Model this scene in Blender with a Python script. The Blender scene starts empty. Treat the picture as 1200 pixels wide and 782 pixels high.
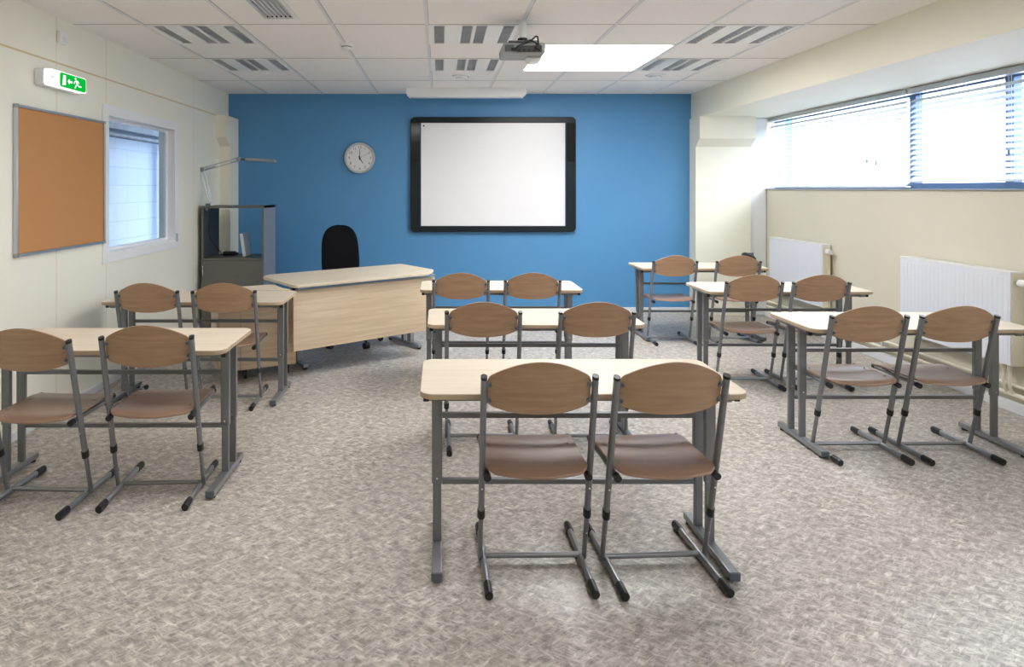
import bpy, bmesh, math, random
from mathutils import Vector, Matrix
random.seed(4)
PI = math.pi
SC = bpy.context.scene
COL = SC.collection
F = 760.0; CX = 515.0; CY = 221.0; CAMH = 1.5

# ------------------------------------------------------------------ camera
cd = bpy.data.cameras.new('camera'); cam = bpy.data.objects.new('camera', cd); COL.objects.link(cam)
cam.location = (0, 0, CAMH); cam.rotation_euler = (PI/2, 0, 0)
cd.sensor_fit = 'HORIZONTAL'; cd.sensor_width = 36.0; cd.lens = F/1200*36
cd.shift_x = (600-CX)/1200; cd.shift_y = -(391-CY)/1200
cd.clip_start = 0.02; cd.clip_end = 200
SC.camera = cam

# ------------------------------------------------------------------ materials
def newmat(name):
    m = bpy.data.materials.new(name); m.use_nodes = True
    nt = m.node_tree; return m, nt, nt.nodes['Principled BSDF']

def plain(name, col, rough=0.5, metal=0.0, spec=0.5, noise=0.03, nscale=8.0, bump=0.0, bscale=200.0):
    m, nt, b = newmat(name)
    b.inputs['Roughness'].default_value = rough
    b.inputs['Metallic'].default_value = metal
    b.inputs['Specular IOR Level'].default_value = spec
    tc = nt.nodes.new('ShaderNodeTexCoord')
    n = nt.nodes.new('ShaderNodeTexNoise'); n.inputs['Scale'].default_value = nscale; n.inputs['Detail'].default_value = 3
    nt.links.new(tc.outputs['Object'], n.inputs['Vector'])
    r = nt.nodes.new('ShaderNodeValToRGB')
    r.color_ramp.elements[0].position = 0.3; r.color_ramp.elements[1].position = 0.7
    r.color_ramp.elements[0].color = (*[max(0, c*(1-noise)) for c in col], 1)
    r.color_ramp.elements[1].color = (*[min(1, c*(1+noise)) for c in col], 1)
    nt.links.new(n.outputs['Fac'], r.inputs['Fac']); nt.links.new(r.outputs['Color'], b.inputs['Base Color'])
    if bump:
        n2 = nt.nodes.new('ShaderNodeTexNoise'); n2.inputs['Scale'].default_value = bscale
        nt.links.new(tc.outputs['Object'], n2.inputs['Vector'])
        bp = nt.nodes.new('ShaderNodeBump'); bp.inputs['Strength'].default_value = bump; bp.inputs['Distance'].default_value = 0.002
        nt.links.new(n2.outputs['Fac'], bp.inputs['Height']); nt.links.new(bp.outputs['Normal'], b.inputs['Normal'])
    return m

def wood(name, c0, c1, rough=0.4, stretch=(1.6, 30, 30), wav=0.0, coat=0.0):
    m, nt, b = newmat(name); b.inputs['Roughness'].default_value = rough
    b.inputs['Coat Weight'].default_value = coat; b.inputs['Coat Roughness'].default_value = 0.25
    tc = nt.nodes.new('ShaderNodeTexCoord'); oi = nt.nodes.new('ShaderNodeObjectInfo')
    ad = nt.nodes.new('ShaderNodeVectorMath'); ad.operation = 'ADD'
    sc = nt.nodes.new('ShaderNodeVectorMath'); sc.operation = 'SCALE'; sc.inputs['Scale'].default_value = 13.0
    nt.links.new(oi.outputs['Random'], sc.inputs[0])
    nt.links.new(tc.outputs['Object'], ad.inputs[0]); nt.links.new(sc.outputs['Vector'], ad.inputs[1])
    mp = nt.nodes.new('ShaderNodeMapping'); mp.inputs['Scale'].default_value = stretch
    nt.links.new(ad.outputs['Vector'], mp.inputs['Vector'])
    n = nt.nodes.new('ShaderNodeTexNoise'); n.inputs['Scale'].default_value = 1.6; n.inputs['Detail'].default_value = 5
    n.inputs['Distortion'].default_value = 0.7
    nt.links.new(mp.outputs['Vector'], n.inputs['Vector'])
    r = nt.nodes.new('ShaderNodeValToRGB')
    r.color_ramp.elements[0].position = 0.32; r.color_ramp.elements[1].position = 0.68
    r.color_ramp.elements[0].color = (*c0, 1); r.color_ramp.elements[1].color = (*c1, 1)
    nt.links.new(n.outputs['Fac'], r.inputs['Fac']); nt.links.new(r.outputs['Color'], b.inputs['Base Color'])
    return m

def emis(name, col, strength):
    m = bpy.data.materials.new(name); m.use_nodes = True; nt = m.node_tree
    nt.nodes.remove(nt.nodes['Principled BSDF'])
    e = nt.nodes.new('ShaderNodeEmission'); e.inputs['Color'].default_value = (*col, 1); e.inputs['Strength'].default_value = strength
    nt.links.new(e.outputs['Emission'], nt.nodes['Material Output'].inputs['Surface'])
    return m

def glass(name, tint=(0.9, 0.95, 1.0), gloss=0.08):
    m = bpy.data.materials.new(name); m.use_nodes = True; nt = m.node_tree
    nt.nodes.remove(nt.nodes['Principled BSDF'])
    t = nt.nodes.new('ShaderNodeBsdfTransparent'); t.inputs['Color'].default_value = (*tint, 1)
    g = nt.nodes.new('ShaderNodeBsdfGlossy'); g.inputs['Roughness'].default_value = 0.02
    mx = nt.nodes.new('ShaderNodeMixShader'); mx.inputs['Fac'].default_value = gloss
    nt.links.new(t.outputs[0], mx.inputs[1]); nt.links.new(g.outputs[0], mx.inputs[2])
    nt.links.new(mx.outputs[0], nt.nodes['Material Output'].inputs['Surface'])
    return m

def floor_mat():
    m, nt, b = newmat('vinyl_floor'); L = nt.links
    tc = nt.nodes.new('ShaderNodeTexCoord')
    def streak(angle, scale, sx, off):
        mp = nt.nodes.new('ShaderNodeMapping'); mp.inputs['Rotation'].default_value = (0, 0, math.radians(angle))
        mp.inputs['Location'].default_value = (off, off*0.7, 0)
        L.new(tc.outputs['Object'], mp.inputs['Vector'])
        mp2 = nt.nodes.new('ShaderNodeMapping'); mp2.inputs['Scale'].default_value = (sx, 1, 1)
        L.new(mp.outputs['Vector'], mp2.inputs['Vector'])
        n = nt.nodes.new('ShaderNodeTexNoise'); n.inputs['Scale'].default_value = scale; n.inputs['Detail'].default_value = 2.5
        n.inputs['Roughness'].default_value = 0.6; n.inputs['Distortion'].default_value = 0.9
        L.new(mp2.outputs['Vector'], n.inputs['Vector']); return n
    a = streak(32, 70, 0.3, 3.1); c = streak(-38, 70, 0.3, 9.4)
    mxm = nt.nodes.new('ShaderNodeMath'); mxm.operation = 'MAXIMUM'
    L.new(a.outputs['Fac'], mxm.inputs[0]); L.new(c.outputs['Fac'], mxm.inputs[1])
    r = nt.nodes.new('ShaderNodeValToRGB'); e = r.color_ramp.elements
    e[0].position = 0.44; e[0].color = (0.35, 0.315, 0.275, 1)
    e[1].position = 0.70; e[1].color = (0.69, 0.66, 0.615, 1)
    x = e.new(0.55); x.color = (0.505, 0.465, 0.42, 1)
    L.new(mxm.outputs[0], r.inputs['Fac'])
    n3 = nt.nodes.new('ShaderNodeTexNoise'); n3.inputs['Scale'].default_value = 24; n3.inputs['Detail'].default_value = 4
    L.new(tc.outputs['Object'], n3.inputs['Vector'])
    r3 = nt.nodes.new('ShaderNodeValToRGB'); r3.color_ramp.elements[0].position = 0.35; r3.color_ramp.elements[1].position = 0.65
    r3.color_ramp.elements[0].color = (0.74, 0.71, 0.71, 1); r3.color_ramp.elements[1].color = (1.12, 1.12, 1.10, 1)
    L.new(n3.outputs['Fac'], r3.inputs['Fac'])
    mx = nt.nodes.new('ShaderNodeMix'); mx.data_type = 'RGBA'; mx.blend_type = 'MULTIPLY'; mx.inputs[0].default_value = 1
    L.new(r.outputs['Color'], mx.inputs[6]); L.new(r3.outputs['Color'], mx.inputs[7])
    # small dark flecks
    v = streak(20, 110, 0.4, 21.0)
    r4 = nt.nodes.new('ShaderNodeValToRGB'); r4.color_ramp.elements[0].position = 0.30; r4.color_ramp.elements[1].position = 0.36
    r4.color_ramp.elements[0].color = (0.55, 0.55, 0.6, 1); r4.color_ramp.elements[1].color = (1, 1, 1, 1)
    L.new(v.outputs['Fac'], r4.inputs['Fac'])
    mx2 = nt.nodes.new('ShaderNodeMix'); mx2.data_type = 'RGBA'; mx2.blend_type = 'MULTIPLY'; mx2.inputs[0].default_value = 1
    L.new(mx.outputs[2], mx2.inputs[6]); L.new(r4.outputs['Color'], mx2.inputs[7])
    L.new(mx2.outputs[2], b.inputs['Base Color'])
    b.inputs['Roughness'].default_value = 0.36; b.inputs['Specular IOR Level'].default_value = 0.5
    return m

def panel_wall(name, col, line, seam=None, horiz=None, lw=0.004):
    """painted wall panels with thin joints: seams = Y positions, horiz = z of the joint"""
    m, nt, b = newmat(name); L = nt.links
    b.inputs['Roughness'].default_value = 0.38
    tc = nt.nodes.new('ShaderNodeTexCoord'); sp = nt.nodes.new('ShaderNodeSeparateXYZ'); L.new(tc.outputs['Object'], sp.inputs[0])
    prev = None
    def band(sock, pos, w):
        s = nt.nodes.new('ShaderNodeMath'); s.operation = 'SUBTRACT'; L.new(sock, s.inputs[0]); s.inputs[1].default_value = pos
        a = nt.nodes.new('ShaderNodeMath'); a.operation = 'ABSOLUTE'; L.new(s.outputs[0], a.inputs[0])
        l = nt.nodes.new('ShaderNodeMath'); l.operation = 'LESS_THAN'; L.new(a.outputs[0], l.inputs[0]); l.inputs[1].default_value = w
        return l.outputs[0]
    outs = [band(sp.outputs['Y'], s, lw*0.7) for s in (seam or [])]
    if horiz: outs.append(band(sp.outputs['Z'], horiz, lw*1.6))
    acc = outs[0]
    for o in outs[1:]:
        mm = nt.nodes.new('ShaderNodeMath'); mm.operation = 'MAXIMUM'; L.new(acc, mm.inputs[0]); L.new(o, mm.inputs[1]); acc = mm.outputs[0]
    n = nt.nodes.new('ShaderNodeTexNoise'); n.inputs['Scale'].default_value = 1.5; L.new(tc.outputs['Object'], n.inputs['Vector'])
    r = nt.nodes.new('ShaderNodeValToRGB'); r.color_ramp.elements[0].color = (*[c*0.97 for c in col], 1); r.color_ramp.elements[1].color = (*[min(1, c*1.02) for c in col], 1)
    L.new(n.outputs['Fac'], r.inputs['Fac'])
    mx = nt.nodes.new('ShaderNodeMix'); mx.data_type = 'RGBA'; L.new(acc, mx.inputs[0]); L.new(r.outputs['Color'], mx.inputs[6]); mx.inputs[7].default_value = (*line, 1)
    L.new(mx.outputs[2], b.inputs['Base Color'])
    return m

def block_mat():
    m, nt, b = newmat('painted_blockwork'); L = nt.links
    tc = nt.nodes.new('ShaderNodeTexCoord'); sp = nt.nodes.new('ShaderNodeSeparateXYZ'); L.new(tc.outputs['Object'], sp.inputs[0])
    cb = nt.nodes.new('ShaderNodeCombineXYZ'); L.new(sp.outputs['Y'], cb.inputs['X']); L.new(sp.outputs['Z'], cb.inputs['Y'])
    br = nt.nodes.new('ShaderNodeTexBrick'); br.inputs['Scale'].default_value = 1.0
    br.inputs['Color1'].default_value = (0.43, 0.49, 0.575, 1); br.inputs['Color2'].default_value = (0.45, 0.51, 0.595, 1)
    br.inputs['Mortar'].default_value = (0.36, 0.42, 0.50, 1); br.inputs['Mortar Size'].default_value = 0.006
    br.inputs['Brick Width'].default_value = 0.6; br.inputs['Row Height'].default_value = 0.22
    L.new(cb.outputs[0], br.inputs['Vector']); L.new(br.outputs['Color'], b.inputs['Base Color'])
    b.inputs['Roughness'].default_value = 0.7
    return m

M = {}
M['floor'] = floor_mat()
M['ceil'] = plain('ceiling_tile', (0.90, 0.88, 0.875), 0.85, noise=0.012, nscale=60, spec=0.2)
M['grid'] = plain('ceiling_tee', (0.74, 0.76, 0.79), 0.5)
M['joint'] = plain('ceiling_joint', (0.42, 0.41, 0.40), 0.6)
M['left'] = panel_wall('cream_panel_wall', (0.88, 0.86, 0.75), (0.66, 0.55, 0.33), seam=[2.4, 3.6, 4.30, 4.94, 6.7], horiz=2.335)
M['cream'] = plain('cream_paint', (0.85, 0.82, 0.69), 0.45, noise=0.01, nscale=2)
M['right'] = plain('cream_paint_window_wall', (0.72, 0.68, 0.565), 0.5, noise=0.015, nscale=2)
M['blue'] = plain('blue_paint', (0.082, 0.27, 0.52), 0.45, noise=0.02, nscale=2)
M['white'] = plain('white_paint', (0.85, 0.86, 0.87), 0.35, noise=0.01)
M['wtrim'] = plain('white_trim', (0.78, 0.80, 0.83), 0.35, noise=0.01)
M['rad'] = plain('radiator_enamel', (0.79, 0.82, 0.90), 0.3, noise=0.01)
M['tan'] = plain('tan_corbel_paint', (0.76, 0.68, 0.47), 0.5, noise=0.01)  # shade of the pilaster front put into its colour
M['top'] = wood('maple_laminate', (0.65, 0.555, 0.425), (0.72, 0.63, 0.50), 0.42, (1.2, 22, 22))
M['edge'] = wood('maple_edge', (0.44, 0.33, 0.22), (0.53, 0.41, 0.28), 0.5, (1.2, 22, 22))
M['maple'] = wood('maple_panel', (0.64, 0.49, 0.33), (0.76, 0.615, 0.44), 0.4, (1.2, 26, 26))
M['ply'] = wood('beech_ply', (0.35, 0.208, 0.120), (0.44, 0.275, 0.165), 0.38, (2.0, 26, 34), coat=0.15)
M['seatply'] = wood('beech_ply_seat', (0.315, 0.190, 0.130), (0.385, 0.237, 0.165), 0.32, (2.0, 26, 34), coat=0.3)
M['steel'] = plain('grey_lacquered_steel', (0.225, 0.232, 0.245), 0.33, 0.5, noise=0.02)
M['steel2'] = plain('light_grey_steel', (0.30, 0.31, 0.325), 0.30, 0.65, noise=0.02)
M['chrome'] = plain('chrome', (0.75, 0.76, 0.78), 0.15, 1.0, noise=0.01)
M['alu'] = plain('aluminium', (0.60, 0.62, 0.65), 0.3, 0.9, noise=0.02)
M['black'] = plain('black_plastic', (0.012, 0.012, 0.014), 0.4)
M['bfab'] = plain('black_fabric', (0.004, 0.004, 0.005), 0.9, spec=0.1, bump=0.2, bscale=600)
M['bgloss'] = plain('glossy_black', (0.006, 0.008, 0.010), 0.12)
M['bezel'] = plain('dark_grey_bezel', (0.009, 0.014, 0.018), 0.35, spec=0.25)
M['board'] = plain('whiteboard_surface', (0.80, 0.80, 0.82), 0.25, noise=0.005)
M['cab'] = plain('grey_laminate', (0.145, 0.143, 0.125), 0.5)
M['cabdark'] = plain('dark_grey_laminate', (0.06, 0.058, 0.055), 0.5)
M['cabside'] = plain('blue_grey_laminate', (0.20, 0.23, 0.28), 0.45, noise=0.08, nscale=60)
M['cork'] = plain('cork', (0.52, 0.265, 0.115), 0.9, noise=0.10, nscale=220, spec=0.1, bump=0.3, bscale=300)
M['dark'] = plain('dark_metal', (0.10, 0.12, 0.14), 0.5)
M['blueframe'] = plain('blue_grey_window_frame', (0.10, 0.17, 0.30), 0.4)
M['ductdark'] = plain('duct_dark', (0.05, 0.075, 0.10), 0.5, noise=0.4, nscale=6)
M['block'] = block_mat()
M['duct'] = plain('duct_blue_grey', (0.12, 0.18, 0.25), 0.5, noise=0.35, nscale=5)
M['green'] = emis('exit_sign_green', (0.004, 0.50, 0.045), 0.7)
M['signwhite'] = emis('exit_sign_white', (0.92, 0.98, 0.95), 1.0)
M['sky'] = emis('skylight_diffuser', (1.0, 0.995, 0.985), 17.0)
M['sky2'] = emis('skylight_diffuser_dim', (1.0, 0.99, 0.975), 6.5)  # weaker glow for the added fill panels
M['glass'] = glass('window_glass', (0.95, 0.97, 1.0), 0.05)
M['cglass'] = glass('corridor_glass', (0.86, 0.92, 1.0), 0.02)
M['mirror'] = plain('louvre_reflector', (0.95, 0.96, 0.97), 0.4, 0.3, noise=0.1, nscale=60)
M['blade'] = plain('louvre_blade', (0.62, 0.65, 0.70), 0.3, 0.7)
M['tube'] = plain('lamp_tube', (0.88, 0.88, 0.86), 0.3)
M['brass'] = plain('pipe_cream_shaded', (0.62, 0.55, 0.38), 0.45)  # tan supply pipe of the far radiator
M['grey'] = plain('mid_grey', (0.33, 0.34, 0.34), 0.5)
def slatmat():
    m, nt, b = newmat('white_slat')
    b.inputs['Base Color'].default_value = (0.66, 0.72, 0.80, 1); b.inputs['Roughness'].default_value = 0.4
    t = nt.nodes.new('ShaderNodeBsdfTranslucent'); t.inputs['Color'].default_value = (0.8, 0.88, 0.97, 1)
    mx = nt.nodes.new('ShaderNodeMixShader'); mx.inputs['Fac'].default_value = 0.05
    nt.links.new(b.outputs[0], mx.inputs[1]); nt.links.new(t.outputs[0], mx.inputs[2])
    nt.links.new(mx.outputs[0], nt.nodes['Material Output'].inputs['Surface']); return m
M['slat'] = slatmat()

# ------------------------------------------------------------------ mesh helpers
def box(bm, x0, x1, y0, y1, z0, z1, mat=None, mi=0):
    vs = [bm.verts.new(Vector(p) if mat is None else mat @ Vector(p)) for p in
          ((x0,y0,z0),(x1,y0,z0),(x1,y1,z0),(x0,y1,z0),(x0,y0,z1),(x1,y0,z1),(x1,y1,z1),(x0,y1,z1))]
    for f in ((0,3,2,1),(4,5,6,7),(0,1,5,4),(1,2,6,5),(2,3,7,6),(3,0,4,7)):
        fc = bm.faces.new([vs[i] for i in f]); fc.material_index = mi
    return vs

def tube(bm, pts, r, seg=12, rx=None, up=None, closed_ends=True):
    """sweep a (possibly oval) section along pts; rx = radius along side axis, r = other"""
    pts = [Vector(p) for p in pts]; rx = rx or r; rings = []
    for i, p in enumerate(pts):
        if i == 0: d = pts[1]-pts[0]
        elif i == len(pts)-1: d = pts[-1]-pts[-2]
        else: d = (pts[i+1]-p).normalized() + (p-pts[i-1]).normalized()
        d.normalize()
        ref = Vector(up) if up else (Vector((1,0,0)) if abs(d.x) < 0.9 else Vector((0,1,0)))
        a = (ref - d*ref.dot(d)).normalized(); b = d.cross(a)
        rings.append([bm.verts.new(p + a*rx*math.cos(2*PI*k/seg) + b*r*math.sin(2*PI*k/seg)) for k in range(seg)])
    for i in range(len(rings)-1):
        for k in range(seg):
            bm.faces.new((rings[i][k], rings[i][(k+1)%seg], rings[i+1][(k+1)%seg], rings[i+1][k]))
    if closed_ends:
        bm.faces.new(list(reversed(rings[0]))); bm.faces.new(rings[-1])

def prism(bm, poly, z0, z1, axis='z', mat=None):
    def P(u, v, w):
        p = {'z': (u, v, w), 'y': (u, w, v), 'x': (w, u, v)}[axis]
        return Vector(p) if mat is None else mat @ Vector(p)
    a = [bm.verts.new(P(u, v, z0)) for u, v in poly]; b = [bm.verts.new(P(u, v, z1)) for u, v in poly]
    bm.faces.new(list(reversed(a))); bm.faces.new(b); n = len(poly)
    for i in range(n): bm.faces.new((a[i], a[(i+1)%n], b[(i+1)%n], b[i]))

def rrect(x0, x1, y0, y1, r, n=6):
    out = []
    for cx, cy, a0 in ((x1-r, y0+r, -90), (x1-r, y1-r, 0), (x0+r, y1-r, 90), (x0+r, y0+r, 180)):
        for k in range(n+1):
            a = math.radians(a0 + 90*k/n); out.append((cx+r*math.cos(a), cy+r*math.sin(a)))
    return out

def disc(cx, cy, r, n=32): return [(cx+r*math.cos(2*PI*k/n), cy+r*math.sin(2*PI*k/n)) for k in range(n)]

def frame_ring(bm, outer, inner, z0, z1, axis='z'):
    def P(u, v, w): return {'z': (u, v, w), 'y': (u, w, v), 'x': (w, u, v)}[axis]
    n = len(outer)
    v = [[bm.verts.new(P(u, w, z)) for u, w in ring] for ring, z in ((outer, z0), (outer, z1), (inner, z1), (inner, z0))]
    for a in range(4):
        A, B = v[a], v[(a+1) % 4]
        for i in range(n): bm.faces.new((A[i], A[(i+1)%n], B[(i+1)%n], B[i]))

def obj(name, bm, mat, parent=None, smooth=False, bevel=0.0, seg=2, loc=None, rot=None):
    bmesh.ops.recalc_face_normals(bm, faces=bm.faces)
    me = bpy.data.meshes.new(name); bm.to_mesh(me); bm.free()
    for mm in (mat if isinstance(mat, (list, tuple)) else [mat]): me.materials.append(M[mm] if isinstance(mm, str) else mm)
    o = bpy.data.objects.new(name, me); COL.objects.link(o)
    if parent is not None: o.parent = parent
    if loc: o.location = loc
    if rot: o.rotation_euler = rot
    if smooth:
        for p in me.polygons: p.use_smooth = True
        try: me.set_sharp_from_angle(angle=math.radians(38))
        except Exception: pass
    if bevel:
        b = o.modifiers.new('bevel', 'BEVEL'); b.width = bevel; b.segments = seg; b.limit_method = 'ANGLE'; b.angle_limit = math.radians(40)
    return o

def B(): return bmesh.new()
def bx(name, mat, parent, *c, bevel=0.0, **k):
    bm = B(); box(bm, *c); return obj(name, bm, mat, parent, bevel=bevel, **k)

def thing(name, label, cat, loc=(0,0,0), rz=0, group=None):
    o = bpy.data.objects.new(name, None); COL.objects.link(o); o.empty_display_size = 0.1
    o.location = loc; o.rotation_euler = (0, 0, rz); return tag(o, label, cat, group)
def tag(o, label, cat, group=None):
    o['label'] = label; o['category'] = cat
    if group: o['group'] = group
    return o
def struct(o): o['kind'] = 'structure'; return o

def copy_tree(o, parent=None):
    c = o.copy(); COL.objects.link(c)
    if parent is not None: c.parent = parent
    for ch in kids.get(o.name, []): copy_tree(ch, c)
    return c
kids = {}
def index_kids(root):
    for ch in [q for q in bpy.data.objects if q.parent == root]:
        kids.setdefault(root.name, []).append(ch); index_kids(ch)

def text_mesh(s, size, name, mat, parent, loc, rot, depth=0.0005):
    cu = bpy.data.curves.new(name, 'FONT'); cu.body = s; cu.size = size; cu.extrude = depth
    cu.align_x = 'CENTER'; cu.align_y = 'CENTER'
    t = bpy.data.objects.new('tmp', cu); COL.objects.link(t)
    dg = bpy.context.evaluated_depsgraph_get(); me = bpy.data.meshes.new_from_object(t.evaluated_get(dg))
    bpy.data.objects.remove(t); me.name = name; me.materials.clear(); me.materials.append(M[mat])
    o = bpy.data.objects.new(name, me); COL.objects.link(o); o.parent = parent; o.location = loc; o.rotation_euler = rot
    return o

# ------------------------------------------------------------------ room shell
XL, XR, YB, YF, H = -2.54, 3.87, 7.81, -1.8, 2.64
XS = 3.03           # bulkhead face
ZS = 2.335          # soffit
struct(bx('floor', 'floor', None, -4.3, 4.3, -2.0, 11.2, -0.12, 0.0))
# left wall with interior window opening
wy0, wy1, wz0, wz1 = 4.93, 6.24, 0.98, 2.09
bm = B()
box(bm, XL-.16, XL, YF, wy0, 0, 2.9); box(bm, XL-.16, XL, wy1, YB+.2, 0, 2.9)
box(bm, XL-.16, XL, wy0, wy1, 0, wz0); box(bm, XL-.16, XL, wy0, wy1, wz1, 2.9)
struct(obj('wall_left', bm, 'left'))
struct(bx('wall_back', 'blue', None, XL, 4.25, YB, YB+.2, 0, 2.9))
struct(bx('wall_front', 'cream', None, XL-.16, 4.25, YF-.2, YF, 0, 2.9))
WY0, WY1 = -1.4, 7.72
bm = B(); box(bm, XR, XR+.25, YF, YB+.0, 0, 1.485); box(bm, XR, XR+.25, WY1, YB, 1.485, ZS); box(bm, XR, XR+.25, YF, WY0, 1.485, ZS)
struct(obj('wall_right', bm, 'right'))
bm = B(); box(bm, XS, XR+.25, YF, YB, ZS, 2.9)
struct(obj('trim_1', bm, 'cream'))
# ceiling (cells with holes for lights, vent and skylight)
gx = [-2.06+.657*k for k in range(8)]            # -2.06 ... 2.54
gy = [4.50+1.17*k for k in range(-5, 3)]
lights = []
for col_x in (0, 3, 6):
    for row_y in (3.33, 4.50, 5.67):
        lights.append((gx[col_x]+.012, gx[col_x]+.645, row_y+.012, row_y+.598))
sky_r = (0.80, 1.87, 5.14, 6.27)
fill_panels = [(0.80, 1.87, 3.25, 3.88), (-1.38, -.15, 2.45, 3.30), (0.80, 1.87, 0.2, 0.75)]  # unseen glowing ceiling panels added to brighten the room
vent_r = (-1.175, -.955, 3.45, 4.34)
holes = lights + [sky_r, vent_r] + fill_panels
xs = sorted({XL, XS} | {h[0] for h in holes} | {h[1] for h in holes}); ys = sorted({YF, YB} | {h[2] for h in holes} | {h[3] for h in holes})
bm = B()
for i in range(len(xs)-1):
    for j in range(len(ys)-1):
        cx, cy = (xs[i]+xs[i+1])/2, (ys[j]+ys[j+1])/2
        if any(h[0] < cx < h[1] and h[2] < cy < h[3] for h in holes): continue
        box(bm, xs[i], xs[i+1], ys[j], ys[j+1], H, H+.018)
bmesh.ops.remove_doubles(bm, verts=bm.verts, dist=1e-5)
struct(obj('ceiling', bm, 'ceil'))
struct(bx('trim_2', 'ceil', None, -4.3, 4.3, -2.0, 11.2, 2.9, 2.95))     # unseen slab over the suspended ceiling, added to block sky light
def clear_of(x0, x1, y0, y1):
    return not any(h[0] < x1-.005 and h[1] > x0+.005 and h[2] < y1-.005 and h[3] > y0+.005 for h in holes)
def strips(bm, along, pos, a0, a1, w, z0, z1):
    cuts = sorted({a0, a1} | {c for h in holes for c in ((h[2], h[3]) if along == 'y' else (h[0], h[1])) if a0 < c < a1})
    for p, q in zip(cuts, cuts[1:]):
        r = (pos-w/2, pos+w/2, p, q) if along == 'y' else (p, q, pos-w/2, pos+w/2)
        if clear_of(*r): box(bm, *r, z0, z1)
bm = B()
for x in gx: strips(bm, 'y', x, YF, YB, .022, H-.004, H+.001)
struct(obj('trim_3', bm, 'grid'))
bm = B()
for y in gy:
    strips(bm, 'x', y, XL, XS, .009, H-.0015, H+.001)
for x in gx: strips(bm, 'y', x+.0135, YF, YB, .004, H-.0015, H+.001)
struct(obj('trim_4', bm, 'joint'))
# skirtings
struct(bx('baseboard_left', 'wtrim', None, XL, XL+.022, YF, 7.35, 0, .055, bevel=.004))
struct(bx('baseboard_back', 'wtrim', None, XL+.13, XS, YB-.02, YB, 0, .07, bevel=.004))
struct(bx('baseboard_right', 'wtrim', None, XR-.035, XR, YF, 7.66, 0, .07, bevel=.005))

# corbelled pilaster on the left (all cream; the tan shade strip is dropped below) and its twin on the right
def corbel(name, x0, x1, ytop, ylow, mat):
    bm = B(); prism(bm, [(YB, 0), (ylow, 0), (ylow, 1.99), (ytop, 2.08), (ytop, ZS), (YB, ZS)], x0, x1, axis='x')
    return struct(obj(name, bm, mat, bevel=.004))
corbel('trim_5', XL, XL+.12, 7.36, 7.50, 'cream')
corbel('trim_6', 3.01, 3.66, 7.50, 7.62, 'cream')
struct(bx('trim_7', 'wtrim', None, 3.655, 3.865, 7.66, YB, 0, ZS, bevel=.01))
struct(bx('trim_8', 'tan', None, XL+.001, XL+.06, 7.497, 7.50, 0.0, 1.99))  # tan strip standing in for shade on the pilaster front, then removed
bpy.data.objects.remove(bpy.data.objects['trim_8'])

# ------------------------------------------------------------------ corridor behind the interior window
struct(bx('wall_corridor', 'block', None, -4.1, -3.9, 1.5, 11.2, 0, 2.9))
struct(bx('wall_corridor_end', 'block', None, -3.9, XL-.16, 11.0, 11.2, 0, 2.9))
struct(bx('wall_corridor_near', 'block', None, -3.9, XL-.16, 1.5, 1.7, 0, 2.9))
t = thing('ventilation_duct', 'blue-grey duct and pipes crossing high on the blockwork behind the wall window', 'duct', (-3.72, 6.8, 2.05))
o = bx('duct', 'ductdark', t, -.16, .1, -3.2, 3.6, .12, .32); 
bm = B(); tube(bm, [(.12, -3.2, .05), (.12, 3.6, .05)], .035); obj('pipe', bm, 'ductdark', t, True)
bm = B(); tube(bm, [(.16, -3.2, .30), (.22, .3, .36), (.16, 3.6, .34)], .02); obj('pipe', bm, 'wtrim', t, True)
bm = B(); box(bm, -.16, -.08, -3.2, 3.6, .1, .12); obj('bracket', bm, 'dark', t)
t = thing('drain_pipe', 'pale vertical pipe at the edge of the blockwork seen through the wall window', 'pipe', (-3.78, 8.95, 0))
bm = B(); tube(bm, [(0,0,0),(0,0,2.06)], .05, 16); obj('pipe', bm, 'wtrim', t, True)
bm = B(); tube(bm, [(0,0,1.5),(0,0,1.58)], .062, 16); obj('collar', bm, 'grey', t, True)

w = bpy.data.objects.new('window_1', None); COL.objects.link(w); struct(w); w.location = (XL, 0, 0)
o0 = [(4.88, .93), (6.29, .93), (6.29, 2.14), (4.88, 2.14)]; i0 = [(4.965, 1.01), (6.20, 1.01), (6.20, 2.06), (4.965, 2.06)]
bm = B(); frame_ring(bm, o0, i0, -.005, .012, 'x'); obj('window_frame', bm, 'white', w, bevel=.002)
i1 = [(4.99, 1.035), (6.165, 1.035), (6.165, 2.035), (4.99, 2.035)]
bm = B(); frame_ring(bm, [(4.94, .99), (6.23, .99), (6.23, 2.08), (4.94, 2.08)], i0, -.10, -.005, 'x'); obj('jamb', bm, 'white', w)
bm = B(); frame_ring(bm, i0, i1, -.09, -.06, 'x'); obj('glazing_bead', bm, 'wtrim', w)
bx('glass', 'cglass', w, -.078, -.072, 4.985, 6.17, 1.03, 2.04)
bx('latch', 'alu', w, .012, .022, 6.225, 6.25, .99, 1.07, bevel=.003)

# ------------------------------------------------------------------ ribbon window + blinds (right)
w = bpy.data.objects.new('window_2', None); COL.objects.link(w); struct(w); w.location = (XR, 0, 1.485)
h = ZS-1.485
bm = B()
box(bm, .12, .18, WY0, WY1, 0, .06); box(bm, .12, .18, WY0, WY1, h-.06, h)
obj('window_frame', bm, 'blueframe', w)
for y in (-1.37, 0.9, 1.84, 2.72, 3.62, 4.54, 5.47):
    bx('mullion', 'blueframe', w, .12, .18, y-.035, y+.035, .06, h-.06)
bx('glass', 'glass', w, .148, .154, WY0, WY1, .05, h-.05)
bx('window_sill', 'grey', w, -.02, .25, WY0, WY1, 0, .012, bevel=.003)

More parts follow.
